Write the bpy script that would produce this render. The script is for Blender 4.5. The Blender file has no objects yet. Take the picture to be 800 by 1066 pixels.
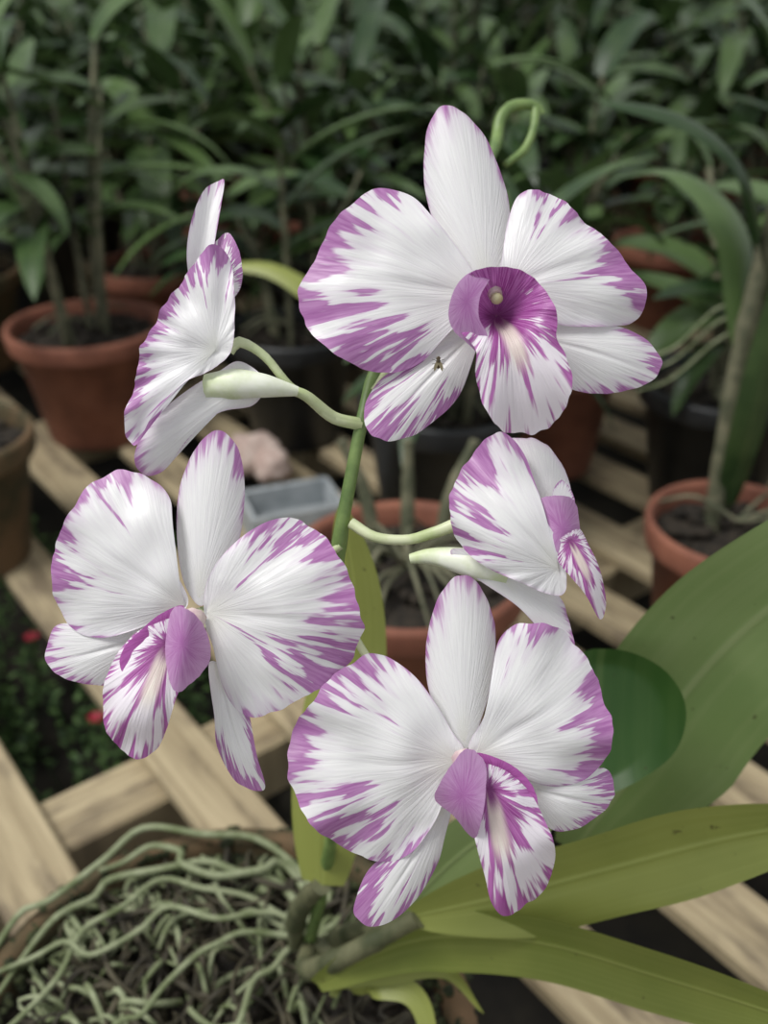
import bpy, math, random
from mathutils import Vector, noise, Matrix
sc=bpy.context.scene
try: sc.view_settings.view_transform='Standard'
except Exception: pass

# ---------------------------------------------------------------- utils
class MB:
    def __init__(s): s.v=[];s.f=[];s.m=[];s.a=[]
    def grid(s,rows,attrs,mat=0,closed=False):
        b=len(s.v);n=len(rows[0])
        for r,ar in zip(rows,attrs):
            s.v+= [tuple(p) for p in r]; s.a+=ar
        for i in range(len(rows)-1):
            for j in range(n if closed else n-1):
                j2=(j+1)%n
                s.f.append((b+i*n+j,b+i*n+j2,b+(i+1)*n+j2,b+(i+1)*n+j)); s.m.append(mat)
    def cap(s,ring,mat=0,att=(0,0,0,0)):
        b=len(s.v); s.v+=[tuple(p) for p in ring]; s.a+=[att]*len(ring)
        s.f.append(tuple(range(b,b+len(ring)))); s.m.append(mat)
    def build(s,name,mats,parent=None,smooth=True,loc=None):
        me=bpy.data.meshes.new(name); me.from_pydata(s.v,[],s.f)
        for m in mats: me.materials.append(m)
        me.polygons.foreach_set('material_index',s.m)
        me.polygons.foreach_set('use_smooth',[smooth]*len(s.f))
        ca=me.color_attributes.new('pa','FLOAT_COLOR','POINT')
        flat=[c for t in s.a for c in t]; ca.data.foreach_set('color',flat)
        me.update()
        o=bpy.data.objects.new(name,me); sc.collection.objects.link(o)
        if loc: o.location=loc
        if parent: o.parent=parent
        return o
def empty(name,loc=(0,0,0)):
    e=bpy.data.objects.new(name,None); e.empty_display_size=.02; sc.collection.objects.link(e); e.location=loc
    return e
def cr(p0,p1,p2,p3,t):
    return .5*((2*p1)+(p2-p0)*t+(2*p0-5*p1+4*p2-p3)*t*t+(3*p1-p0-3*p2+p3)*t**3)
def spline(pts,n,closed=False):
    P=[Vector(p) for p in pts];k=len(P);out=[]
    if closed:
        fine=[cr(P[(i-1)%k],P[i],P[(i+1)%k],P[(i+2)%k],t/10) for i in range(k) for t in range(10)]
        fine.append(fine[0])
    else:
        Q=[2*P[0]-P[1]]+P+[2*P[-1]-P[-2]]
        fine=[cr(Q[i],Q[i+1],Q[i+2],Q[i+3],t/10) for i in range(k-1) for t in range(10)]+[P[-1]]
    L=[0]
    for a,b in zip(fine,fine[1:]): L.append(L[-1]+(b-a).length)
    m=n if closed else n-1; j=0
    for i in range(n):
        d=L[-1]*i/m
        while j<len(L)-2 and L[j+1]<d: j+=1
        t=(d-L[j])/max(1e-9,L[j+1]-L[j]); out.append(fine[j].lerp(fine[j+1],min(1,max(0,t))))
    return out
def tube(mb,pts,rad,mat=0,n=24,seg=8,seed=0.,knob=0,flat=1.):
    P=spline(pts,n); k=len(rad)
    def R(t):
        x=t*(k-1);i=min(int(x),k-2);return rad[i]*(1-(x-i))+rad[i+1]*(x-i)
    T=(P[1]-P[0]).normalized(); side=T.orthogonal().normalized()
    rows=[];at=[]
    for i,p in enumerate(P):
        T=(P[min(i+1,n-1)]-P[max(i-1,0)]).normalized()
        side=(side-T*side.dot(T)).normalized(); up=T.cross(side)
        t=i/(n-1); r=R(t)
        if knob: r*=1+.18*max(0,math.cos(t*knob*2*math.pi))**6
        rows.append([p+side*(r*math.cos(a))+up*(r*math.sin(a)) for a in [2*math.pi*q/seg for q in range(seg)]])
        at.append([(t,q/seg,0,seed) for q in range(seg)])
    mb.grid(rows,at,mat,True)
    mb.cap(list(reversed(rows[0])),mat,(0,0,0,seed)); mb.cap(rows[-1],mat,(1,0,0,seed))
def ellipsoid(mb,c,ax,mat=0,n=12,m=8,seed=0.,jit=0.,rot=None):
    rows=[];at=[];c=Vector(c)
    for i in range(m+1):
        th=math.pi*i/m; row=[]
        for j in range(n):
            ph=2*math.pi*j/n
            v=Vector((math.sin(th)*math.cos(ph)*ax[0],math.sin(th)*math.sin(ph)*ax[1],math.cos(th)*ax[2]))
            if jit and 0<i<m: v*=1+jit*noise.noise(v*(2/max(ax))+Vector((seed*9,0,0)))
            if rot: v=rot@v
            row.append(c+v)
        rows.append(row); at.append([(i/m,j/n,0,seed) for j in range(n)])
    mb.grid(rows,at,mat,True)
def leafstrip(mb,mid,halfw,side,fold=.25,mat=0,n=16,nc=6,seed=0.,prof=None,wav=0.,blunt=.75):
    P=spline(mid,n); rows=[];at=[]
    for i,p in enumerate(P):
        t=i/(n-1); T=(P[min(i+1,n-1)]-P[max(i-1,0)]).normalized()
        S=(side-T*side.dot(T)).normalized(); Nn=T.cross(S)
        w=halfw*(max(0.,math.sin(math.pi*min(1,(.06+.94*t))**blunt))**.62) if prof is None else halfw*prof(t)
        w=max(w,halfw*.02)
        row=[];ar=[]
        for j in range(nc+1):
            c=j/nc*2-1
            h=fold*w*(abs(c)**1.3)+wav*halfw*math.sin(t*9+seed*7+c)*abs(c)
            row.append(p+S*(c*w)+Nn*h); ar.append((t,c*.5+.5,0,seed))
        rows.append(row);at.append(ar)
    mb.grid(rows,at,mat)

# ---------------------------------------------------------------- materials
def newmat(name):
    m=bpy.data.materials.new(name); m.use_nodes=True; nt=m.node_tree
    return m,nt,nt.nodes['Principled BSDF'],nt.nodes['Material Output']
def nd(nt,t,**k):
    n=nt.nodes.new(t)
    for a,b in k.items(): setattr(n,a,b)
    return n
def math_(nt,op,a,b=None,c=None,clamp=False):
    n=nd(nt,'ShaderNodeMath',operation=op,use_clamp=clamp)
    for i,x in enumerate((a,b,c)):
        if x is None: continue
        if isinstance(x,(int,float)): n.inputs[i].default_value=x
        else: nt.links.new(x,n.inputs[i])
    return n.outputs[0]
def mixc(nt,f,a,b):
    n=nd(nt,'ShaderNodeMix',data_type='RGBA')
    for i,x in ((0,f),(6,a),(7,b)):
        if isinstance(x,(int,float)): n.inputs[i].default_value=x
        elif isinstance(x,tuple): n.inputs[i].default_value=(*x,1)
        else: nt.links.new(x,n.inputs[i])
    return n.outputs[2]
def ramp(nt,x,lo,hi):
    n=nd(nt,'ShaderNodeMapRange',interpolation_type='SMOOTHSTEP')
    nt.links.new(x,n.inputs[0]); n.inputs[1].default_value=lo; n.inputs[2].default_value=hi
    return n.outputs[0]
def attr(nt):
    a=nd(nt,'ShaderNodeAttribute',attribute_name='pa'); s=nd(nt,'ShaderNodeSeparateColor')
    nt.links.new(a.outputs['Color'],s.inputs[0]); return s.outputs[0],s.outputs[1],s.outputs[2],a.outputs['Alpha']
def noi(nt,vec,scale=1,detail=2,rough=.5):
    n=nd(nt,'ShaderNodeTexNoise'); n.inputs['Scale'].default_value=scale; n.inputs['Detail'].default_value=detail
    n.inputs['Roughness'].default_value=rough
    if vec is not None: nt.links.new(vec,n.inputs['Vector'])
    return n.outputs['Fac']
def comb(nt,x,y,z):
    n=nd(nt,'ShaderNodeCombineXYZ')
    for i,q in enumerate((x,y,z)):
        if isinstance(q,(int,float)): n.inputs[i].default_value=q
        else: nt.links.new(q,n.inputs[i])
    return n.outputs[0]
def bump(nt,b,h,strength=.3,dist=.001):
    n=nd(nt,'ShaderNodeBump'); n.inputs['Strength'].default_value=strength; n.inputs['Distance'].default_value=dist
    nt.links.new(h,n.inputs['Height']); nt.links.new(n.outputs[0],b.inputs['Normal']); return n.outputs[0]
def translucent(nt,b,out,col,fac,nrm=None):
    t=nd(nt,'ShaderNodeBsdfTranslucent'); mx=nd(nt,'ShaderNodeMixShader'); mx.inputs[0].default_value=fac
    if isinstance(col,tuple): t.inputs[0].default_value=(*col,1)
    else: nt.links.new(col,t.inputs[0])
    if nrm: nt.links.new(nrm,t.inputs['Normal'])
    nt.links.new(b.outputs[0],mx.inputs[1]); nt.links.new(t.outputs[0],mx.inputs[2]); nt.links.new(mx.outputs[0],out.inputs[0])

def petal_mat():
    m,nt,b,out=newmat('orchid_petal_white_purple')
    s,v,d,seed=attr(nt); sd=math_(nt,'MULTIPLY',seed,13.7)
    n1=noi(nt,comb(nt,math_(nt,'MULTIPLY',v,4.0),math_(nt,'MULTIPLY',s,1.0),sd),1,1)
    n2=noi(nt,comb(nt,math_(nt,'MULTIPLY',v,14.),math_(nt,'MULTIPLY',s,2.6),sd),1,1.5)
    n3=noi(nt,comb(nt,math_(nt,'MULTIPLY',v,42.),math_(nt,'MULTIPLY',s,4.5),sd),1,2)
    q=math_(nt,'ADD',math_(nt,'MULTIPLY_ADD',n1,2.3,-.98),math_(nt,'MULTIPLY_ADD',n2,3.4,-1.56))
    q=math_(nt,'ADD',q,math_(nt,'MULTIPLY_ADD',n3,1.4,-.70))
    th=math_(nt,'MULTIPLY',math_(nt,'MULTIPLY',d,1.34),q)
    x=math_(nt,'ADD',math_(nt,'SUBTRACT',s,.992),th)
    mask=ramp(nt,x,-.04,.08)
    pur=mixc(nt,ramp(nt,n3,.3,.7),(.36,.10,.36),(.50,.215,.50))
    whi=mixc(nt,ramp(nt,n3,.35,.6),(.84,.825,.855),(.875,.87,.885))
    whi=mixc(nt,math_(nt,'MULTIPLY',math_(nt,'SUBTRACT',1.,ramp(nt,s,.0,.3)),.5),whi,(.80,.81,.72))
    fl=math_(nt,'MULTIPLY',ramp(nt,x,-.2,.0),.26)
    whi=mixc(nt,fl,whi,(.64,.46,.68))
    col=mixc(nt,math_(nt,'MULTIPLY',mask,.93),whi,pur)
    nt.links.new(col,b.inputs['Base Color']); b.inputs['Roughness'].default_value=.36
    b.inputs['Specular IOR Level'].default_value=.4
    h=math_(nt,'ADD',math_(nt,'MULTIPLY',n3,.7),math_(nt,'MULTIPLY',n2,1.6))
    nr=bump(nt,b,h,.28,.0005)
    translucent(nt,b,out,col,.28,nr); return m
def lip_mat():
    m,nt,b,out=newmat('orchid_lip_streaked')
    s,v,d,seed=attr(nt); sd=math_(nt,'MULTIPLY',seed,7.7)
    n2=noi(nt,comb(nt,math_(nt,'MULTIPLY',v,10.),math_(nt,'MULTIPLY',s,1.2),sd),1,1.5)
    n3=noi(nt,comb(nt,math_(nt,'MULTIPLY',v,26.),math_(nt,'MULTIPLY',s,2.2),sd),1,2)
    prof=math_(nt,'MAXIMUM',math_(nt,'MULTIPLY',math_(nt,'SUBTRACT',.60,s),.9),math_(nt,'MULTIPLY',math_(nt,'SUBTRACT',s,.82),.5))
    x=math_(nt,'ADD',math_(nt,'ADD',n2,prof),math_(nt,'MULTIPLY_ADD',n3,.6,-.3))
    x=math_(nt,'ADD',x,d)
    mask=ramp(nt,x,.50,.62)
    pur=mixc(nt,ramp(nt,n3,.3,.7),(.27,.035,.235),(.50,.17,.47))
    pur=mixc(nt,math_(nt,'MULTIPLY',math_(nt,'SUBTRACT',1.,ramp(nt,s,.05,.4)),.6),pur,(.17,.018,.13))
    col=mixc(nt,mask,(.86,.80,.87),pur)
    c=math_(nt,'MULTIPLY',math_(nt,'ABSOLUTE',math_(nt,'SUBTRACT',v,3.)),s)
    cm=math_(nt,'MULTIPLY',math_(nt,'SUBTRACT',1.,ramp(nt,c,.03,.11)),math_(nt,'SUBTRACT',1.,ramp(nt,s,.38,.6)))
    cm=math_(nt,'MULTIPLY',cm,ramp(nt,s,.05,.2))
    col=mixc(nt,math_(nt,'MULTIPLY',cm,.8),col,(.84,.76,.66))
    nt.links.new(col,b.inputs['Base Color']); b.inputs['Roughness'].default_value=.42
    nr=bump(nt,b,n3,.5,.0006)
    translucent(nt,b,out,col,.2,nr); return m
def lobe_mat(name,c1,c2):
    m,nt,b,out=newmat(name)
    s,v,d,seed=attr(nt)
    n3=noi(nt,comb(nt,math_(nt,'MULTIPLY',v,20.),math_(nt,'MULTIPLY',s,2.),seed),1,2)
    f=math_(nt,'ADD',math_(nt,'MULTIPLY',s,.5),math_(nt,'MULTIPLY_ADD',n3,.9,-.2))
    col=mixc(nt,ramp(nt,f,.1,.9),c1,c2)
    nt.links.new(col,b.inputs['Base Color']); b.inputs['Roughness'].default_value=.45
    nr=bump(nt,b,n3,.3,.0004); translucent(nt,b,out,col,.2,nr); return m
def plain(name,c1,c2,scale=40,rough=.55,bs=.2,bd=.001,spec=.5,obj=True,trans=0):
    m,nt,b,out=newmat(name); tc=nd(nt,'ShaderNodeTexCoord')
    n=noi(nt,tc.outputs['Object'],scale,4,.6)
    col=mixc(nt,ramp(nt,n,.3,.7),c1,c2); nt.links.new(col,b.inputs['Base Color'])
    b.inputs['Roughness'].default_value=rough; b.inputs['Specular IOR Level'].default_value=spec
    nr=bump(nt,b,n,bs,bd)
    if trans: translucent(nt,b,out,col,trans,nr)
    return m
def leaf_mat(name,c1,c2,rib,rough=.42,trans=.1,spec=.4):
    m,nt,b,out=newmat(name); s,v,d,seed=attr(nt); tc=nd(nt,'ShaderNodeTexCoord')
    n=noi(nt,tc.outputs['Object'],30,3)
    base=mixc(nt,ramp(nt,math_(nt,'ADD',math_(nt,'MULTIPLY',n,.6),math_(nt,'MULTIPLY',seed,.5)),.25,.75),c1,c2)
    ribm=math_(nt,'ABSOLUTE',math_(nt,'SUBTRACT',v,.5))
    base=mixc(nt,math_(nt,'MULTIPLY',math_(nt,'SUBTRACT',1.,ramp(nt,ribm,.008,.03)),.5),base,rib)
    lines=noi(nt,comb(nt,math_(nt,'MULTIPLY',v,24.),math_(nt,'MULTIPLY',s,1.),seed),1,1)
    base=mixc(nt,math_(nt,'MULTIPLY',ramp(nt,lines,.4,.7),.15),base,rib)
    vo=noi(nt,tc.outputs['Object'],260,2); base=mixc(nt,math_(nt,'MULTIPLY',ramp(nt,vo,.71,.76),.6),base,(.05,.035,.015))
    nt.links.new(base,b.inputs['Base Color']); b.inputs['Roughness'].default_value=rough
    b.inputs['Specular IOR Level'].default_value=spec
    h=math_(nt,'ADD',math_(nt,'MULTIPLY',ramp(nt,ribm,0,.05),.6),math_(nt,'MULTIPLY',lines,.2))
    nr=bump(nt,b,h,.35,.001); translucent(nt,b,out,base,trans,nr); return m
def wood_mat():
    m,nt,b,out=newmat('weathered_wood'); s,v,d,seed=attr(nt)
    vec=comb(nt,math_(nt,'MULTIPLY',s,6.),math_(nt,'MULTIPLY',v,9.),math_(nt,'MULTIPLY',seed,31.))
    n=noi(nt,vec,1,6,.65); n2=noi(nt,comb(nt,math_(nt,'MULTIPLY',s,6.),math_(nt,'MULTIPLY',v,1.),math_(nt,'MULTIPLY',seed,17.)),2,5,.6)
    c=mixc(nt,ramp(nt,n,.3,.7),(.30,.235,.14),(.50,.41,.26))
    c=mixc(nt,math_(nt,'MULTIPLY',ramp(nt,n2,.46,.66),.75),c,(.12,.09,.06))
    nt.links.new(c,b.inputs['Base Color']); b.inputs['Roughness'].default_value=.8; bump(nt,b,n,.4,.0008); return m

M_pet=petal_mat(); M_lip=lip_mat()
M_lobe=lobe_mat('orchid_lip_side_lobe',(.38,.12,.37),(.58,.33,.58))
M_throat=lobe_mat('orchid_throat_purple',(.19,.02,.15),(.42,.10,.38))
M_colm=plain('orchid_column_cream',(.50,.34,.38),(.70,.60,.54),200,.45,.1)
M_yel=plain('anther_cap_yellow',(.46,.42,.20),(.62,.58,.36),300,.45,.1)
M_ped=plain('pedicel_pale_green',(.42,.50,.24),(.60,.64,.42),120,.45,.1,.0003)
M_spur=plain('spur_green_white',(.50,.58,.30),(.76,.78,.68),90,.5,.1,.0003)
M_stem=plain('flower_stem_green',(.10,.17,.045),(.20,.29,.09),120,.45,.1,.0003)
M_cane=plain('orchid_cane',(.05,.06,.025),(.15,.15,.08),60,.6,.3,.0006)
M_canebg=plain('orchid_cane_dull',(.07,.08,.045),(.20,.19,.12),60,.7,.3,.0006)
M_leafA=leaf_mat('orchid_leaf_sage',(.20,.30,.10),(.29,.39,.155),(.38,.45,.22),trans=.18)
M_leafB=leaf_mat('orchid_leaf_olive',(.16,.20,.04),(.26,.29,.07),(.33,.37,.11))
M_leafD=leaf_mat('orchid_leaf_dark_green',(.025,.08,.014),(.05,.12,.022),(.10,.17,.05))
M_leafbg=leaf_mat('background_leaf_green',(.014,.042,.011),(.09,.15,.048),(.13,.18,.07),rough=.38,trans=.08,spec=.5)
M_weed=leaf_mat('weed_leaf_green',(.03,.07,.025),(.10,.18,.055),(.12,.18,.07),trans=.2)
M_root=plain('aerial_root',(.12,.15,.06),(.30,.33,.20),80,.65,.3,.0006)
M_rootbrown=plain('old_root_brown',(.022,.018,.011),(.08,.068,.038),80,.7,.3,.0006)
M_terra=plain('terracotta',(.17,.06,.037),(.30,.115,.07),22,.75,.25,.0015)
M_clay=plain('mossy_old_clay',(.03,.034,.013),(.17,.10,.05),20,.85,.5,.003)
M_black=plain('black_plastic',(.010,.011,.012),(.025,.027,.029),30,.45,.05)
M_soil=plain('potting_bark',(.010,.008,.006),(.040,.030,.020),120,.9,.8,.004)
M_wood=wood_mat()
M_ground=plain('damp_soil',(.006,.005,.004),(.028,.024,.016),14,.95,.8,.01)
M_net=plain('shade_netting',(.006,.012,.008),(.018,.03,.02),60,.9,.3)
M_grey=plain('grey_plastic_tray',(.34,.37,.39),(.50,.53,.55),40,.5,.1)
M_dry=plain('dried_petal_debris',(.45,.32,.28),(.68,.56,.50),60,.8,.4,.002)
M_red=plain('small_red_blossom',(.30,.01,.03),(.50,.05,.08),100,.5,.1)
M_fly=plain('insect_brown',(.03,.02,.01),(.09,.06,.02),500,.4,.1)
M_wing=plain('insect_wing',(.22,.18,.10),(.3,.26,.16),500,.3,.1,trans=.4)
M_moss=plain('dark_moss',(.010,.014,.005),(.045,.055,.018),200,.95,.8,.002)

# ------------------------------------------------ inflorescence frame (leans back 30 deg)
O=Vector((0,.1905,.365)); R=Vector((1,0,0)); U=Vector((0,.5,.8660254)); T=Vector((0,-.8660254,.5))
K=.022   # pattern unit -> cm
FW=T*.0024
def pf(u,v,w): return O+(R*u+U*v+T*w)*.01
def sh(x,y,w=0): return pf((x-400)*K,(533-y)*K,w)

def petal(mb,base,outline,w0=0,tilt=(0,0),cup=0,cross=0,ruf=0,arch=0,seed=0.,mat=0,dep=.1,dirs=(),vs=1.,N=160,M=24,rk=5,wob=.016,curl=0,funnel=None,islip=False):
    B=Vector((base[0],base[1],0)); C=[Vector((p[0],p[1],0)) for p in outline]
    P=spline(C,N,True)
    cen=sum(P,Vector())/N; far=max(P,key=lambda p:(p-B).length); ax=((cen-B)*1.0)
    ax=ax.normalized() if ax.length>1 else (far-B).normalized()
    if islip: ax=(far-B).normalized()
    pe=Vector((-ax.y,ax.x,0)); rmax=max((p-B).length for p in P); hw=max(abs((p-B).dot(pe)) for p in P)
    def wf(p,s=0,ri=1,ang=0):
        d=p-B; al=d.dot(ax)/rmax; pr=d.dot(pe)/hw
        w=w0+tilt[0]*d.x*K-tilt[1]*d.y*K+cup*al*abs(al)+cross*1.4*pr*pr+arch*math.sin(math.pi*max(0,min(1,al)))
        if ruf and not islip: w+=.22*math.sin(math.pi*max(0,min(1,al)))   # swelling middle of the petal
        if funnel: w-=funnel[0]*math.exp(-(d.length/funnel[1])**2)
        w+=ruf*1.25*math.sin(ang*rk+seed*11)*s**3*ri*ri+ruf*.55*math.sin(ang*rk*2.3+seed*5)*s**4*ri
        w+=curl*s**6*ri*ri
        if ruf and not islip: w-=.07*math.exp(-(pr/.06)**2)*min(1,s*3)*max(0,1-s)
        w+=.7*abs(ruf)*noise.noise(Vector((p.x*.025,p.y*.025,seed*20)))
        return w
    rows=[];at=[]
    info=[]
    for i,p in enumerate(P):
        d=p-B; r=d.length/rmax
        a=math.atan2(d.dot(pe),d.dot(ax)); sheet=math.degrees(math.atan2(-d.y,d.x))
        e=max(0,min(1,(r-.4)/.3))
        p=B+d*(1+e*wob*(noise.noise(Vector((math.cos(a)*6,math.sin(a)*6,seed*31)))*1.6+.8*noise.noise(Vector((math.cos(a)*15,math.sin(a)*15,seed*9)))))
        q=dep
        for (dd,sp,am) in dirs:
            e=(sheet-dd+180)%360-180; q+=am*math.exp(-(e/sp)**2)
        if not islip:
            e=max(0,min(1,(r-.3)/.4)); q*=e*e*(3-2*e)
        info.append((p,r,a,q))
    for j in range(M+1):
        s=(j/M)**.85; s=max(s,.004)
        row=[];ar=[]
        for (p,r,a,q) in info:
            x=B+(p-B)*s
            row.append(sh(x.x,x.y,wf(x,s,r,a))+FW); ar.append((s,a*vs+3,q,seed))
        rows.append(row);at.append(ar)
    mb.grid(rows,at,mat,True)
    return lambda x,y: wf(Vector((x,y,0)))
def flower_parts(e,parts):
    for name,mt,kw in parts:
        mb=MB(); petal(mb,**kw); mb.build(name,[mt],e)
def strand(e,name,mt,pts,rad,fw=True,**k):
    mb=MB(); tube(mb,[sh(*p)+(FW if fw else Vector()) for p in pts],rad,**k); mb.build(name,[mt],e)
def blob(e,name,mt,p,ax,rot=None):
    mb=MB(); ellipsoid(mb,sh(*p)+FW,ax,rot=rot); mb.build(name,[mt],e)

# ---- flower A (top)
A=empty('orchid_flower')
flower_parts(A,[
 ('dorsal_sepal',M_pet,dict(base=(505,296),outline=[(505,300),(486,284),(466,256),(451,225),(443,190),(441,155),(446,128),(456,113),(469,110),(488,120),(508,143),(522,172),(531,203),(532,235),(526,265),(517,290)],w0=.05,cup=-.35,cross=-.35,seed=.11,dep=.07,dirs=[(150,25,.10),(40,20,.05)],vs=2.2)),
 ('lateral_sepal_left',M_pet,dict(base=(496,345),outline=[(500,345),(478,342),(458,356),(435,380),(405,388),(388,405),(380,425),(382,447),(400,459),(430,453),(458,434),(478,412),(490,382),(497,358)],w0=-.1,cup=-.3,cross=-.2,ruf=.07,seed=.23,dep=.26,dirs=[(250,20,.15),(205,20,.2)],vs=2)),
 ('lateral_sepal_right',M_pet,dict(base=(555,352),outline=[(552,338),(590,338),(630,338),(660,345),(680,358),(694,378),(677,397),(640,409),(605,408),(580,396),(562,372)],w0=-.1,cup=-.35,cross=-.2,ruf=.04,seed=.31,dep=.10,dirs=[(-15,10,.12)],vs=2)),
 ('petal_left',M_pet,dict(base=(500,312),outline=[(504,304),(488,282),(470,256),(450,232),(430,208),(405,198),(383,204),(360,222),(340,248),(322,278),(312,312),(317,337),(335,359),(360,378),(385,388),(412,390),(440,378),(462,354),(482,338),(498,322)],w0=.2,cup=-.3,cross=-.28,ruf=.17,seed=.42,dep=.12,dirs=[(135,14,.20),(192,28,.24),(228,18,.27)],rk=6)),
 ('petal_right',M_pet,dict(base=(526,304),outline=[(518,298),(522,265),(528,232),(538,208),(555,203),(580,212),(602,230),(627,252),(650,275),(669,300),(670,322),(656,336),(625,342),(590,343),(560,336),(536,322)],w0=.2,cup=-.35,cross=-.26,ruf=.16,seed=.57,dep=.05,dirs=[(62,12,.36),(6,13,.32),(30,10,.1)],rk=6)),
 ('lip',M_lip,dict(base=(515,332),outline=[(506,295),(488,299),(473,312),(466,330),(466,348),(477,362),(489,376),(489,400),(497,430),(515,449),(540,455),(562,449),(578,430),(584,405),(578,380),(568,364),(568,344),(560,323),(547,306),(528,296)],
    w0=1.25,cup=-.6,arch=.12,cross=.0,ruf=.14,seed=.37,rk=7,wob=.03,funnel=(1.15,24),islip=True,dep=-.07,dirs=[(90,55,.5),(180,45,.35),(5,38,.28)])),
 ('lip_side_lobe_left',M_lobe,dict(base=(480,330),outline=[(510,294),(492,296),(476,307),(466,323),(462,343),(468,358),(482,369),(496,380),(501,362),(492,345),(493,325),(502,308)],w0=1.4,cup=-.1,cross=-.3,tilt=(-.25,0),seed=.2)),
])
strand(A,'column',M_colm,[(508,298,.35),(509,308,.6),(511,318,.75)],[.0021,.0020,.0016])
blob(A,'anther_cap',M_yel,(512,321,.78),(.0014,.0010,.0013))
strand(A,'pedicel',M_ped,[(386,400,-1.3),(410,370,-1.7),(460,340,-1.4),(510,325,-.5),(512,322,.0)],[.0010,.0011,.0013,.003,.003],fw=False)

# ---- flower B (left)
Bf=empty('orchid_flower')
flower_parts(Bf,[
 ('dorsal_sepal',M_pet,dict(base=(210,620),outline=[(208,628),(192,602),(184,562),(183,520),(192,485),(208,460),(228,447),(245,461),(253,490),(253,530),(247,570),(234,602),(220,624)],w0=.05,cup=-.3,cross=-.3,seed=.61,dep=.07,dirs=[(80,15,.06)],vs=2.2)),
 ('lateral_sepal_left',M_pet,dict(base=(160,662),outline=[(165,650),(140,650),(110,655),(85,650),(60,651),(47,666),(43,688),(61,704),(90,713),(122,712),(142,692),(162,672)],w0=-.15,cup=-.35,cross=-.15,ruf=.05,seed=.73,dep=.12,dirs=[(195,10,.15)],vs=2)),
 ('lateral_sepal_right',M_pet,dict(base=(225,690),outline=[(218,690),(224,745),(225,776),(235,805),(250,822),(273,825),(268,790),(262,755),(256,730),(240,700)],w0=-.2,cup=-.4,cross=-.15,ruf=.05,seed=.81,dep=.26,dirs=[(-60,15,.15)],vs=2)),
 ('petal_left',M_pet,dict(base=(196,628),outline=[(200,622),(188,590),(184,552),(180,522),(166,504),(145,493),(118,490),(99,501),(82,530),(65,565),(58,600),(64,640),(85,658),(110,662),(140,655),(170,644),(192,636)],w0=.2,cup=-.3,cross=-.28,ruf=.15,seed=.15,dep=.04,dirs=[(125,11,.28),(162,13,.42),(195,10,.12)],rk=5)),
 ('petal_right',M_pet,dict(base=(220,636),outline=[(216,622),(222,598),(238,574),(262,553),(290,541),(320,545),(348,570),(369,610),(378,645),(370,680),(345,705),(310,728),(275,742),(248,737),(234,712),(226,672),(218,650)],w0=.25,cup=-.2,cross=-.34,ruf=.19,seed=.27,dep=.12,dirs=[(42,14,.44),(0,15,.1),(-28,18,.38)],rk=5)),
 ('lip_side_lobe_left',M_throat,dict(base=(180,650),outline=[(200,628),(178,634),(158,650),(140,670),(140,690),(160,690),(180,680),(192,665)],w0=.65,cup=.15,seed=.2)),
 ('lip_midlobe',M_lip,dict(base=(186,664),outline=[(192,640),(170,645),(148,656),(130,680),(119,710),(117,740),(128,768),(152,783),(172,770),(185,745),(194,720),(200,700),(200,670)],w0=.75,cup=-.4,arch=.40,cross=-.3,ruf=.16,seed=.63,rk=7,wob=.03,islip=True,dep=-.03)),
 ('lip_side_lobe_right',M_lobe,dict(base=(206,660),outline=[(190,632),(204,623),(219,632),(227,655),(226,682),(212,700),(198,707),(190,690),(184,662)],w0=1.45,cup=-.2,cross=-.5,seed=.5)),
])
strand(Bf,'column',M_colm,[(206,640,.2),(205,655,.6),(203,668,.9)],[.003,.0026,.002])
strand(Bf,'pedicel',M_ped,[(352,570,-1.4),(310,600,-1.6),(250,632,-1.0),(212,645,-.2),(206,645,.2)],[.0010,.0011,.0013,.003,.003],fw=False)

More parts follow.
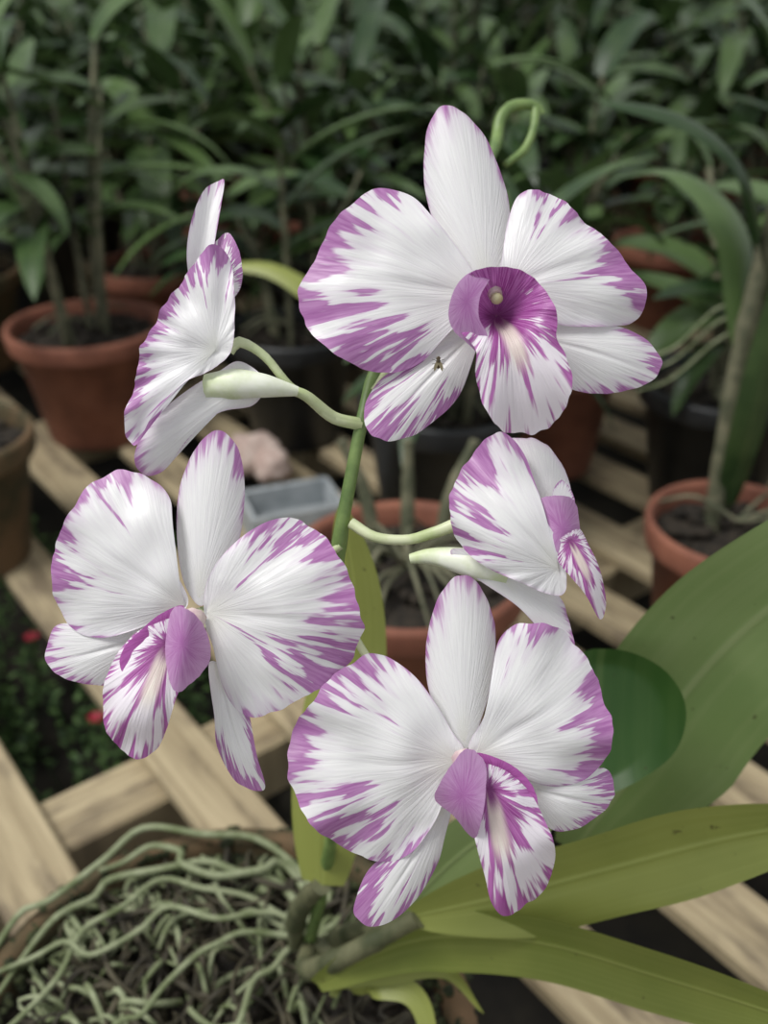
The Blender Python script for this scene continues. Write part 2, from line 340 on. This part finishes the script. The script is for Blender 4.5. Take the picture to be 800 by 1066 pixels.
# ---- flower C (bottom)
C=empty('orchid_flower')
flower_parts(C,[
 ('dorsal_sepal',M_pet,dict(base=(482,768),outline=[(478,775),(462,755),(450,730),(444,700),(446,660),(455,625),(470,603),(488,600),(505,618),(516,650),(516,690),(509,722),(500,748),(490,772)],w0=.05,cup=-.3,cross=-.3,seed=.91,dep=.06,dirs=[(110,15,.05)],vs=2.2)),
 ('lateral_sepal_left',M_pet,dict(base=(466,830),outline=[(462,820),(448,842),(428,868),(400,890),(380,915),(368,955),(385,967),(410,960),(435,935),(455,900),(463,870),(472,830)],w0=-.15,cup=-.3,cross=-.2,ruf=.05,seed=.83,dep=.28,dirs=[(-125,14,.2)],vs=2)),
 ('lateral_sepal_right',M_pet,dict(base=(548,818),outline=[(540,800),(580,812),(612,803),(635,804),(642,830),(625,850),(600,864),(575,863),(556,840)],w0=-.15,cup=-.35,cross=-.15,ruf=.05,seed=.77,dep=.22,dirs=[(0,20,.26)],vs=2)),
 ('petal_left',M_pet,dict(base=(474,786),outline=[(482,776),(470,758),(455,732),(433,703),(405,685),(375,683),(345,705),(320,735),(303,770),(302,805),(320,845),(345,872),(375,889),(405,894),(430,880),(450,852),(463,820),(476,796)],w0=.2,cup=-.25,cross=-.3,ruf=.19,seed=.35,dep=.18,dirs=[(205,25,.22),(150,12,.18),(240,14,.1)],rk=7)),
 ('petal_right',M_pet,dict(base=(494,780),outline=[(486,772),(502,740),(513,700),(517,668),(535,649),(560,648),(590,660),(612,690),(631,735),(632,780),(612,806),(580,815),(550,808),(520,795),(498,786)],w0=.22,cup=-.3,cross=-.26,ruf=.17,seed=.47,dep=.06,dirs=[(66,9,.3),(18,16,.28),(-10,12,.14)],rk=6)),
 ('lip_side_lobe_right',M_throat,dict(base=(512,800),outline=[(490,776),(515,780),(538,794),(552,815),(550,838),(528,840),(506,828),(494,806)],w0=.6,cup=.1,seed=.2)),
 ('lip_midlobe',M_lip,dict(base=(504,808),outline=[(494,784),(520,790),(545,812),(560,840),(570,870),(570,905),(555,925),(526,937),(508,925),(500,895),(492,865),(486,838),(486,808)],w0=.75,cup=-.4,arch=.40,cross=-.3,ruf=.16,seed=.07,rk=7,wob=.03,islip=True,dep=-.03)),
 ('lip_side_lobe_left',M_lobe,dict(base=(476,806),outline=[(482,767),(464,778),(453,796),(450,815),(468,830),(488,855),(494,832),(499,805),(500,782)],w0=1.4,cup=-.2,cross=-.5,seed=.4)),
])
strand(C,'column',M_colm,[(482,782,.2),(484,798,.6),(486,812,.9)],[.003,.0026,.002])
strand(C,'pedicel',M_ped,[(348,640,-2.0),(380,700,-2.4),(430,760,-1.6),(478,785,-.4),(482,785,.2)],[.0010,.0011,.0013,.003,.003],fw=False)

# ---- flower D (right, three quarter)
D=empty('orchid_flower')
flower_parts(D,[
 ('dorsal_sepal',M_pet,dict(base=(574,532),outline=[(560,535),(546,505),(530,460),(552,454),(572,462),(588,482),(597,508),(594,528),(580,540)],w0=-.3,cup=-.4,cross=-.15,seed=.19,dep=.02,vs=2)),
 ('lateral_sepal',M_pet,dict(base=(520,598),outline=[(470,572),(495,574),(530,592),(565,608),(585,622),(594,645),(601,678),(600,702),(585,688),(565,660),(540,632),(505,608),(478,590)],w0=-.2,cup=-.2,cross=-.2,seed=.29,dep=.06,dirs=[(-60,20,.1)],vs=2)),
 ('petal_front',M_pet,dict(base=(578,590),outline=[(517,452),(492,474),(471,505),(467,540),(480,569),(506,590),(540,605),(565,616),(584,617),(586,594),(576,562),(562,537),(556,512),(548,480),(534,458)],w0=.2,tilt=(-.1,0),cup=-.5,cross=-.25,ruf=.2,seed=.39,dep=.18,dirs=[(172,25,.2),(140,12,.13)],rk=8)),
 ('lip_side_lobe',M_lobe,dict(base=(580,550),outline=[(556,524),(574,516),(592,522),(600,545),(601,570),(588,580),(574,572),(562,552)],w0=.4,cup=.2,cross=-.3,seed=.6)),
 ('petal_back',M_pet,dict(base=(578,528),outline=[(574,515),(584,500),(596,512),(598,530),(590,545),(578,540)],w0=-.1,cup=-.2,seed=.6,dep=.1)),
 ('lip_midlobe',M_lip,dict(base=(588,562),outline=[(576,562),(598,550),(609,568),(620,594),(626,622),(622,643),(604,617),(588,598),(577,582)],w0=.45,cup=-.3,arch=.2,cross=-.2,ruf=.07,seed=.5,islip=True,dep=.02)),
])
strand(D,'spur',M_spur,[(428,583,-.9),(450,580,-.8),(480,584,-.5),(530,598,-.4)],[.0012,.0024,.0036,.003])
strand(D,'pedicel',M_ped,[(364,545,-1.2),(390,560,-1.0),(425,563,-.9),(455,555,-.9),(490,545,-.8),(530,560,-.6)],[.0014,.0013,.0013,.0015,.002,.003],fw=False)

# ---- flower E (upper left, side view)
E=empty('orchid_flower')
flower_parts(E,[
 ('dorsal_sepal',M_pet,dict(base=(205,285),outline=[(230,182),(215,188),(204,213),(197,245),(195,275),(200,300),(218,282),(225,245),(229,212)],w0=-.4,cup=-.3,cross=.2,seed=.49,dep=.12,vs=2)),
 ('petal_back',M_pet,dict(base=(225,300),outline=[(214,268),(224,248),(238,240),(249,262),(252,288),(246,306),(230,318)],w0=-.2,cup=-.2,cross=-.1,seed=.59,dep=.9,vs=1.5)),
 ('lateral_sepal',M_pet,dict(base=(262,398),outline=[(246,374),(272,390),(276,405),(262,422),(228,430),(195,455),(165,487),(143,492),(138,470),(160,432),(195,402),(225,385)],w0=-.1,cup=-.5,cross=-.35,seed=.69,dep=.07,vs=2)),
 ('petal_front',M_pet,dict(base=(228,368),outline=[(236,262),(246,298),(248,338),(244,370),(226,386),(196,402),(166,430),(140,466),(134,440),(145,402),(155,362),(170,332),(192,298),(214,270)],w0=.25,tilt=(.15,0),cup=-.3,cross=-.35,ruf=.26,curl=.2,seed=.79,dep=.30,dirs=[(100,20,.15),(150,25,.15)],rk=9,wob=.03)),
 ('petal_underside',M_pet,dict(base=(190,400),outline=[(175,330),(160,350),(150,385),(148,410),(165,420),(190,400),(195,370),(190,340)],w0=-.3,cup=-.2,seed=.89,dep=.3)),
])
strand(E,'spur',M_spur,[(215,402,-.3),(245,400,-.2),(275,402,-.15),(310,407,-.3)],[.0030,.0038,.0028,.0012])
strand(E,'pedicel',M_ped,[(374,438,-1.1),(345,432,-.8),(320,412,-.5),(300,400,-.3),(275,370,-.1),(250,356,0),(238,365,0)],[.0014,.0013,.0013,.0011,.001,.0011,.0015],fw=False)
strand(E,'pedicel_base',M_ped,[(372,436,-1.1),(345,430,-.8),(318,410,-.4),(300,404,-.3)],[.0015,.0014,.0013,.0012],fw=False)

# tiny fly on lower petal of top flower
mb=MB(); c=sh(455,383,.38)+FW
ellipsoid(mb,c,(.0006,.0004,.0012)); ellipsoid(mb,c+U*.0012,(.0005,.0004,.0005))
for sgn in(-1,1):
    for k in(-1,0,1):
        tube(mb,[c+U*(k*.0005),c+U*(k*.0008)+R*(sgn*.0008)+T*.0002,c+U*(k*.0011)+R*(sgn*.0014)-T*.0006],[.00006,.00006,.00005],n=5,seg=4)
    leafstrip(mb,[c+U*.0005+T*.0004,c-U*.0006+R*(sgn*.0006)+T*.0005,c-U*.0018+R*(sgn*.0009)+T*.0003],.0004,R,mat=1,n=6,nc=2)
mb.build('small_fly',[M_fly,M_wing])

# ------------------------------------------------ plant: stem, canes, leaves, roots
PL=empty('orchid_plant')
crown=(-3,-17.4,-16.9)
mb=MB()
tube(mb,[pf(*p) for p in [crown,(-2.2,-13.5,-13),(-1.6,-9.5,-9),(-1.25,-4.2,-3.5),(-1.15,-1.25,-1.7),(-.75,1.1,-1.2),(-.46,2.5,-1.2),(-.1,3.8,-1.8),(.9,6,-2.6),(2.3,8.6,-5.5)]],[.0026,.0024,.0022,.0021,.0019,.0017,.0017,.0015,.0014,.0014],n=70,seg=10,knob=9)
tube(mb,[pf(*p) for p in [(2.3,8.6,-5.5),(3.6,12.0,-10.5),(4.0,13.2,-12),(4.15,14.0,-12.2),(4.6,14.5,-12.3),(5.4,14.6,-12.5),(5.65,14.3,-12.6)]],[.0014,.0015,.0015,.0016,.0021,.0022,.0018],n=40)
tube(mb,[pf(*p) for p in [(5.45,14.5,-12.5),(5.35,13.7,-12.3),(5.0,12.9,-12.2),(4.3,12.3,-12)]],[.0018,.0015,.0015,.0012],n=20)
mb.build('flower_stem',[M_stem],PL)
mb=MB()
for pts in ([crown,(-3,-17.6,-15),(-1.5,-16,-12.5),(1.2,-13.6,-10.3)],[crown,(-1,-17.3,-15.5),(3.5,-14.5,-13),(6.6,-11.8,-11.5)],
            [(-3.6,-17.6,-17.2),(-3.4,-15.8,-15.5),(-2.8,-14.2,-13.5),(-2.2,-13.2,-12)],[(-2.4,-17.6,-17.2),(-1.2,-16.3,-15.2),(.2,-14.6,-12)]):
    tube(mb,[pf(*p) for p in pts],[.003,.0042,.0036,.003],n=30,seg=12,knob=4)
mb.build('canes',[M_cane],PL)
def lf(name,mid,hw,mat,side=(0,1,0),**k):
    mb=MB(); s=R*side[0]+U*side[1]+T*side[2]
    leafstrip(mb,[pf(*p) for p in mid],hw*.01,s,mat=0,n=40,nc=10,**k); mb.build(name,[mat],PL)
wide=lambda t: min(1,(t*3.2+.12))**.6*max(0,1-(max(0,t-.55)/.45)**2.2)**.7
lf('leaf_1',[(6.6,-11.8,-11.5),(8.4,-9.2,-11.0),(9.9,-6.2,-10),(11.2,-3.9,-8.4),(13,-1.6,-6.5),(15.5,.9,-5.5)],2.9,M_leafA,side=(-.8,.6,.1),fold=.18,seed=.3,prof=wide)
lf('leaf_3',[(1.0,-13.6,-10.3),(4.3,-12.3,-9),(7.8,-10.95,-8),(10.4,-9.85,-7),(13.6,-8.9,-6)],1.5,M_leafB,side=(.3,1,.35),fold=.22,seed=.6,prof=wide)
lf('leaf_4',[(-2.45,-17.2,-13),(-.2,-15.6,-12),(1.9,-14.6,-11),(5,-13.9,-9),(8.2,-14,-7),(11,-14.1,-5),(13.5,-14.7,-4)],1.25,M_leafB,side=(0,1,.4),fold=.22,seed=.2,prof=wide)
lf('leaf_5',[(-2.2,-13.2,-12),(-1.9,-9.5,-11),(-1.2,-5.3,-10),(-1.0,-2.4,-9),(-1.35,.3,-8)],1.4,M_leafB,side=(1,.1,.2),fold=.2,seed=.8)
lf('leaf_6',[(.2,-14.6,-12),(2.6,-11.8,-11),(5.1,-9.8,-10.3),(7.6,-8.3,-9.9)],1.3,M_leafA,side=(-.4,1,.2),fold=.25,seed=.8)
lf('leaf_7',[(-2.45,-17.2,-13.2),(0,-16.5,-12.5),(2.2,-16.2,-12),(3.5,-17.5,-11.5)],.5,M_leafB,side=(0,1,.4),fold=.25,seed=1.)
lf('leaf_8',[(-2.0,-17.6,-13.5),(.8,-17.2,-12.6),(1.6,-18.5,-12),(1.2,-20,-12)],.45,M_leafB,side=(1,.2,.3),fold=.25,seed=.9)
# curled round leaf, the tip bending toward the viewer
mb=MB()
lo=[(6.2,-4.5),(7.5,-4.35),(8.7,-4.9),(9.25,-6.0),(9.0,-7.4),(8.1,-8.4),(7.1,-9.0),(6.0,-9.7),(5.2,-9.0),(5.0,-7.5),(5.5,-5.6)]
P=spline([Vector((a,b,0)) for a,b in lo],60,True); B0=Vector((6.9,-6.9,0)); rows=[];at=[]
for j in range(19):
    s=max(.004,j/18)
    row=[];ar=[]
    for p in P:
        q=B0+(p-B0)*s; dx=(q.x-6.9)
        row.append(pf(q.x,q.y,-8.9+.22*dx*dx+.05*(q.y+6.9)**2+.25*max(0,s-.8)/.2*(1 if dx>0 else .3))); ar.append((s,.5+dx*.18,0,.4))
    rows.append(row);at.append(ar)
mb.grid(rows,at,0,True); mb.build('leaf_curled',[M_leafD],PL)

# roots in the front pot
rng=random.Random(4)
PC=Vector((-.065,.217,0)); PR=.1
mb=MB()
expl=[[(-.03,.262,.118),(-.06,.268,.126),(-.10,.258,.127),(-.135,.247,.127),(-.175,.235,.118)],
      [(-.03,.258,.118),(-.055,.255,.128),(-.075,.243,.130),(-.10,.215,.127),(-.115,.18,.118)],
      [(-.03,.27,.115),(-.06,.292,.122),(-.10,.292,.124),(-.135,.268,.124),(-.152,.235,.120)],
      [(-.03,.285,.118),(-.06,.309,.125),(-.10,.307,.127),(-.14,.281,.126),(-.163,.25,.122),(-.166,.2,.12)],
      [(-.02,.27,.118),(-.045,.24,.126),(-.06,.21,.128),(-.10,.19,.126)],
      [(-.03,.28,.116),(-.05,.295,.124),(-.075,.285,.127),(-.10,.30,.126),(-.125,.29,.125)],
      [(-.03,.265,.116),(-.07,.28,.120),(-.11,.275,.124),(-.14,.23,.124),(-.15,.19,.12)]]
for e in expl:
    P=spline([Vector(p) for p in e],11); ph=rng.random()*9
    P=[p+Vector((noise.noise(Vector((i*.6,ph,0)))*.011,noise.noise(Vector((i*.6,ph,5)))*.011,noise.noise(Vector((i*.8,ph,9)))*.004)) for i,p in enumerate(P)]
    r=rng.uniform(.0013,.0019)
    tube(mb,P,[r*1.1,r,r*.95,r*.85,r*.6],n=50,seg=8,seed=rng.random())
for i in range(150):
    a=rng.uniform(math.pi*.4,math.pi*1.65); c=Vector((-.045+rng.uniform(-.07,.03),.25+rng.uniform(-.05,.045),.110))
    L=rng.uniform(.03,.11); pts=[c]; d=a; p=c.copy()
    for k in range(6):
        d+=rng.uniform(-.8,.8); q=p+Vector((math.cos(d),math.sin(d),0))*L/6
        if (q-PC).to_2d().length>.09: q=p.lerp(Vector((PC.x,PC.y,p.z)),.15)+Vector((0,-.006,0))
        q.z=rng.uniform(.106,.122); pts.append(q); p=q
    gr=rng.random()<.35
    r=rng.uniform(.0008,.0015) if gr else rng.uniform(.0006,.0014); tube(mb,pts,[r*1.1,r,r,r*.6],mat=0 if gr else 1,n=26,seg=6,seed=rng.random())
mb.build('roots',[M_root,M_rootbrown],PL)

# ------------------------------------------------ pots
def lathe(mb,prof,mat,c=(0,0,0),n=48):
    rows=[[Vector((c[0]+r*math.cos(2*math.pi*j/n),c[1]+r*math.sin(2*math.pi*j/n),c[2]+z)) for j in range(n)] for r,z in prof]
    mb.grid(rows,[[(i/len(prof),j/n,0,.5) for j in range(n)] for i in range(len(prof))],mat,True)
def pot(mb,r,h,mp,ms,rng,roots=True,c=(0,0,0),rimh=.022):
    lathe(mb,[(.001,0.0006),(r*.66,0.0006),(r*.68,.003),(r*.90,h-rimh),(r*.905,h-rimh),(r*.99,h-rimh+.001),(r,h-rimh+.004),(r*1.02,h-.004),(r*1.005,h),(r*.95,h),(r*.92,h-.004),(r*.89,h-.02)],mp,c)
    n=28; rows=[];at=[]
    for i in range(9):
        rr=r*.9*i/8+.0005
        rows.append([Vector((c[0]+rr*math.cos(2*math.pi*j/n),c[1]+rr*math.sin(2*math.pi*j/n),c[2]+h-.016+.006*noise.noise(Vector((rr*60*math.cos(2*math.pi*j/n),rr*60*math.sin(2*math.pi*j/n),r*50))))) for j in range(n)])
        at.append([(0,0,0,.5)]*n)
    mb.grid(rows,at,ms,True)
    for k in range(40):
        a=rng.uniform(0,6.28);q=r*.8*math.sqrt(rng.random()); s=rng.uniform(.004,.009)
        ellipsoid(mb,(c[0]+q*math.cos(a),c[1]+q*math.sin(a),c[2]+h-.012),(s,s*.7,s*.5),ms,7,5,rng.random(),.5,Matrix.Rotation(a,3,'Z'))
mb=MB(); pot(mb,PR,.12,0,1,rng)
for i in range(900):
    a=rng.uniform(0,6.28); rr=PR*rng.uniform(.86,1.02); p=Vector((rr*math.cos(a),rr*math.sin(a),.1185 if rr>PR*.93 else .112)); s=rng.uniform(.001,.0032)
    ellipsoid(mb,p,(s,s,s*.6),2,6,4,rng.random(),.5)
mb.build('terracotta_pot',[M_clay,M_soil,M_moss],loc=(PC.x,PC.y,.0))

def bgplant(mb,rng,z0,nc,hmax,leaf=2,cane=3,lscale=1.,spread=.035,minh=.5,root=4):
    for c in range(nc):
        a=rng.uniform(0,6.28); b=Vector((math.cos(a)*spread*rng.random(),math.sin(a)*spread*rng.random(),z0-.02))
        h=hmax*rng.uniform(minh,1); lean=Vector((math.cos(a),math.sin(a),0))*h*rng.uniform(.05,.35)
        top=b+lean+Vector((0,0,h)); mid=b+lean*.3+Vector((0,0,h*.5))
        r=rng.uniform(.0028,.005)
        tube(mb,[b,mid,top],[r*.8,r*1.2,r*.6],cane,n=14,seg=7,knob=5)
        az=rng.uniform(0,6.28); nl=rng.randint(5,8)
        for k in range(nl):
            t=.42+.58*k/(nl-1); p=b.lerp(mid,t*2) if t<.5 else mid.lerp(top,(t-.5)*2)
            th=az+(k%2)*math.pi+rng.uniform(-.5,.5); dr=Vector((math.cos(th),math.sin(th),0))
            L=rng.uniform(.08,.16)*lscale; el=rng.uniform(.2,1.0) if k<nl-1 else 1.2
            droop=rng.uniform(.2,.9)
            pts=[p]
            for q in range(1,5):
                x=q/4; ee=el-droop*x*1.8
                pts.append(pts[-1]+(dr*math.cos(ee)+Vector((0,0,math.sin(ee))))*L/4)
            leafstrip(mb,pts,rng.uniform(.011,.018)*lscale,Vector((-dr.y,dr.x,rng.uniform(-.3,.3))),fold=.3,mat=leaf,n=11,nc=4,seed=rng.random()**1.3)
    for c in range(root):
        a=rng.uniform(0,6.28); d=Vector((math.cos(a),math.sin(a),0))
        tube(mb,[Vector((0,0,z0)),d*.03+Vector((0,0,z0+.012)),d*.055+Vector((0,0,z0+.002))],[.0015,.0015,.001],cane,n=10,seg=5)
MT=[M_terra,M_soil,M_leafbg,M_canebg]; MK=[M_black,M_soil,M_leafbg,M_canebg]; MC=[M_clay,M_soil,M_leafbg,M_canebg]
def potted(loc,r,h,mats,seed,nc,hm,ls=1.,rot=0,minh=.5,extra=None):
    rg=random.Random(seed); mb=MB(); pot(mb,r,h,0,1,rg); bgplant(mb,rg,h,nc,hm,lscale=ls,minh=minh)
    if extra: extra(mb)
    o=mb.build('potted_orchid',mats,loc=loc); o.rotation_euler=(0,0,rot); return o
potted((-.326,1.013,0),.086,.13,MT,11,6,.30,minh=.7)
potted((-.37,.74,0),.068,.125,MC,12,1,.10,.6)
def rts(mb):
    rg=random.Random(3)
    for i in range(14):
        a=rg.uniform(0,6.28); d=Vector((math.cos(a),math.sin(a),0)); z=.125
        tube(mb,[Vector((0,0,z)),d*.03+Vector((0,0,z+rg.uniform(0,.03))),d*.062+Vector((.01,0,z-.008))],[.0018,.0018,.001],3,n=12,seg=6)
    for x in(-.02,.0,.02): tube(mb,[(x,.02,.1),(x*1.4,.03,.16),(x*2.2,.035,.2)],[.004,.005,.003],3,n=16,knob=4)
potted((.016,.535,0),.080,.13,MT,13,0,.1,extra=rts)
def bigcane(mb):
    tube(mb,[(-.01,.02,.11),(-.012,.02,.25),(-.005,.02,.36),(.0,.02,.47)],[.006,.0075,.007,.004],3,n=40,seg=10,knob=7)
    tube(mb,[(.03,.01,.11),(.035,.01,.24),(.03,.02,.44)],[.005,.006,.004],3,n=30,seg=10,knob=7)
    def L(pts,hw,side,s): leafstrip(mb,pts,hw,Vector(side),fold=.3,mat=2,n=22,nc=6,seed=s)
    L([(-.01,.02,.31),(-.035,.01,.365),(-.075,.01,.395),(-.13,.01,.405)],.016,(0,1,.3),.1)
    L([(.0,.02,.28),(.03,-.03,.33),(.05,-.06,.35),(.08,-.08,.33)],.018,(1,.5,0),.5)
    L([(-.01,.02,.38),(-.03,-.0,.43),(-.06,-.01,.46),(-.1,-.02,.47)],.014,(0,1,.3),.4)
    L([(.0,.02,.42),(.01,-.02,.47),(.015,-.05,.5),(.02,-.08,.51)],.016,(1,0,0),.2)
    L([(-.01,.02,.25),(-.02,.05,.32),(-.05,.09,.35),(-.09,.12,.34)],.015,(1,.5,0),.7)
    L([(.03,.02,.3),(.05,.0,.36),(.06,-.02,.40),(.10,-.03,.43)],.02,(.3,1,0),.3)
    L([(.0,.02,.13),(-.005,-.002,.2),(-.005,-.008,.28),(.0,-.012,.36)],.013,(1,.2,0),.25)
    for q in((0,0),(.004,-.014),(-.01,.01)):
        tube(mb,[(.01,.03,.27+q[0]),(-.02,.045,.262+q[1]),(-.05,.04,.235+q[1]),(-.07,.05,.222+q[1])],[.0014,.0013,.0011,.0007],4,n=20,seg=6)
potted((.25,.585,0),.062,.13,MT+[M_root],14,0,.1,extra=bigcane)
potted((.322,.848,0),.078,.13,MK,15,3,.2)
def lone(mb):
    leafstrip(mb,[(0,.0,.13),(-.035,-.05,.19),(-.09,-.035,.235),(-.14,-.015,.262),(-.19,-.005,.262)],.0125,Vector((0,.8,.6)),fold=.25,mat=4,n=24,nc=6,seed=.7)
potted((.053,.765,0),.074,.15,MK+[M_leafB],16,3,.17,extra=lone)
potted((-.1,1.0,0),.072,.13,MK,17,4,.22)
potted((.175,.93,0),.07,.13,MT,27,4,.2)
potted((.19,1.12,0),.07,.13,MK,18,5,.26)
potted((-.55,1.22,0),.08,.13,MC,19,6,.26)
potted((.42,1.40,0),.085,.12,MT,20,5,.25)
potted((.50,1.08,0),.08,.13,MK,21,6,.3)
potted((-.62,.95,0),.08,.13,MT,26,5,.28)
potted((.47,.72,0),.07,.13,MK,28,4,.22)
protos=[]
for i in range(7):
    o=potted((-1.2+.3*i,4.6,0),.078+.004*(i%3),.13,[MT,MK,MC,MK,MT,MK,MK][i],40+i,8,[.28,.34,.26,.38,.31,.36,.28][i],1.15); protos.append(o)
rng=random.Random(8); y=1.26; row=0
while y<4.3:
    hw=.47*y+.15; x=-hw+(row%2)*.11
    while x<hw:
        px=x+rng.uniform(-.03,.03);py=y+rng.uniform(-.03,.03)
        if not any((px-a)**2+(py-b)**2<.17**2 for a,b in((-.55,1.22),(.42,1.40),(.50,1.08),(.19,1.12),(-.326,1.013),(-.1,1.0))):
            o=rng.choice(protos).copy(); sc.collection.objects.link(o); o.name='potted_orchid'
            o.location=(px,py,0); o.rotation_euler=(0,0,rng.uniform(0,6.28)); s=rng.uniform(.9,1.1); o.scale=(s,s,s)
        x+=.22
    y+=.25; row+=1

# ------------------------------------------------ bench of wooden slats
mb=MB(); dv=Vector((.61,-.79,0)).normalized(); nv=Vector((.79,.61,0)).normalized(); rng=random.Random(2)
def plank(mb,c,ax,sd,L,W,H,seed):
    b=.0025; prof=[(-W/2+b,0),(W/2-b,0),(W/2,-b),(W/2,-H+b),(W/2-b,-H),(-W/2+b,-H),(-W/2,-H+b),(-W/2,-b)]
    n=24; rows=[];at=[]
    for i in range(n):
        p=c+ax*(L*(i/(n-1)-.5))
        rows.append([p+sd*(x)+Vector((0,0,z)) for x,z in prof]); at.append([(L*i/(n-1),x/.05+.5,0,seed) for x,z in prof])
    mb.grid(rows,at,0,True); mb.cap(rows[0],0,(0,0,0,seed)); mb.cap(list(reversed(rows[-1])),0,(0,0,0,seed))
offs=[-.30,-.21,-.12,-.03,.071,.190,.285]; off=.375
while off<3.3: offs.append(off+rng.uniform(-.006,.006)); off+=.092
for off in offs: plank(mb,nv*off+dv*(-1.42),dv,nv,5.2,rng.uniform(.043,.048),.014,rng.random())
for k in range(9):
    plank(mb,dv*(-3.6+k*.6+.12)+nv*1.5+Vector((0,0,-.0142)),nv,dv,3.9,.05,.05,rng.random())
for k in range(0,9,2):
    for q in(-.3,.7,1.7,2.7):
        plank(mb,dv*(-3.6+k*.6+.12)+nv*q+Vector((0,0,-.064)),nv,dv,.06,.06,.136,rng.random())
mb.build('wooden_slat_bench',[M_wood],smooth=False)

# ground + nursery wall netting
mb=MB(); n=60; rows=[];at=[]
for i in range(n):
    rows.append([Vector((-6+12*j/(n-1),-2+9*i/(n-1),-.205+.012*noise.noise(Vector((i*.9,j*.9,0))))) for j in range(n)]); at.append([(0,0,0,.5)]*n)
mb.grid(rows,at); mb.build('floor',[M_ground])
mb=MB(); rows=[];at=[]
for i in range(40):
    x=-5+10*i/39; rows.append([Vector((x,5.6+.05*math.sin(x*5),z)) for z in(-.22,.5,1.2,1.9)]); at.append([(0,0,0,.5)]*4)
mb.grid(rows,at); mb.build('wall_back',[M_net])

# weeds below the bench
rng=random.Random(6); mb=MB()
for i in range(620):
    x=rng.uniform(-.62,-.10);yy=rng.uniform(.42,1.05); h=rng.uniform(.04,.125); p=Vector((x,yy,-.21))
    tp=p+Vector((rng.uniform(-.02,.02),rng.uniform(-.02,.02),h)); tube(mb,[p,tp],[.0008,.0005],0,n=4,seg=4)
    for k in range(7):
        a=rng.uniform(0,6.28); d=Vector((math.cos(a),math.sin(a),.3)); q=p.lerp(tp,.4+.6*k/6)
        leafstrip(mb,[q,q+d*.005,q+d*.010],.0028,Vector((-d.y,d.x,0)),mat=0,n=5,nc=2,seed=rng.random())
    if rng.random()<.05:
        for k in range(6):
            a=k*1.05; d=Vector((math.cos(a),math.sin(a),.4)); leafstrip(mb,[tp,tp+d*.004,tp+d*.009],.004,Vector((-d.y,d.x,0)),mat=1,n=5,nc=2)
mb.build('weed_patch',[M_weed,M_red])

# grey ribbed tray
mb=MB(); c=Vector((-.088,.79,.001)); ax=Vector((.93,.35,0)).normalized(); sd=Vector((-.35,.93,0)).normalized()
def bx(c,l,w,h):
    for (a,b,ll,ww,hh) in ((0,0,l,w,.004),(0,-w/2,l,.004,h),(0,w/2,l,.004,h),(-l/2,0,.004,w,h),(l/2,0,.004,w,h)):
        plank(mb,c+ax*a+sd*b+Vector((0,0,hh)),ax,sd,ll,ww,hh-.0001 if hh>.006 else hh,.5)
bx(c,.085,.055,.035)
for k in range(7): plank(mb,c+sd*(-.022+k*.0073)+Vector((0,0,.008)),ax,sd,.078,.005,.005,.5)
mb.build('plastic_tray',[M_grey],smooth=False)
mb=MB(); ellipsoid(mb,(-.138,.90,.026),(.036,.022,.022),0,20,14,.3,.35); ellipsoid(mb,(-.115,.882,.021),(.02,.02,.018),0,16,10,.7,.4)
mb.build('pale_stone',[M_dry])

# ------------------------------------------------ light & camera
w=bpy.data.worlds.new('World'); sc.world=w; w.use_nodes=True
bg=w.node_tree.nodes['Background']; bg.inputs[0].default_value=(.95,.98,1,1); bg.inputs[1].default_value=.66
def area(name,loc,tgt,size,e,col):
    l=bpy.data.lights.new(name,'AREA'); l.shape='RECTANGLE'; l.size=size; l.size_y=size; l.energy=e; l.color=col
    o=bpy.data.objects.new(name,l); sc.collection.objects.link(o); o.location=loc
    o.rotation_euler=(Vector(tgt)-Vector(loc)).to_track_quat('-Z','Y').to_euler()
area('added_key_light',(-1.0,.05,2.0),(0,.3,.3),.7,36,(1,.985,.945))  # added area lamp aimed at the flowers; its falloff keeps the background darker
cam=bpy.data.cameras.new('camera'); co=bpy.data.objects.new('camera',cam); sc.collection.objects.link(co)
co.location=(0,0,.475); co.rotation_euler=(math.radians(60),0,0)
cam.sensor_fit='HORIZONTAL'; cam.sensor_width=36; cam.lens=45; cam.clip_start=.01; cam.clip_end=50
cam.dof.use_dof=True; cam.dof.focus_distance=.218; cam.dof.aperture_fstop=16
sc.camera=co
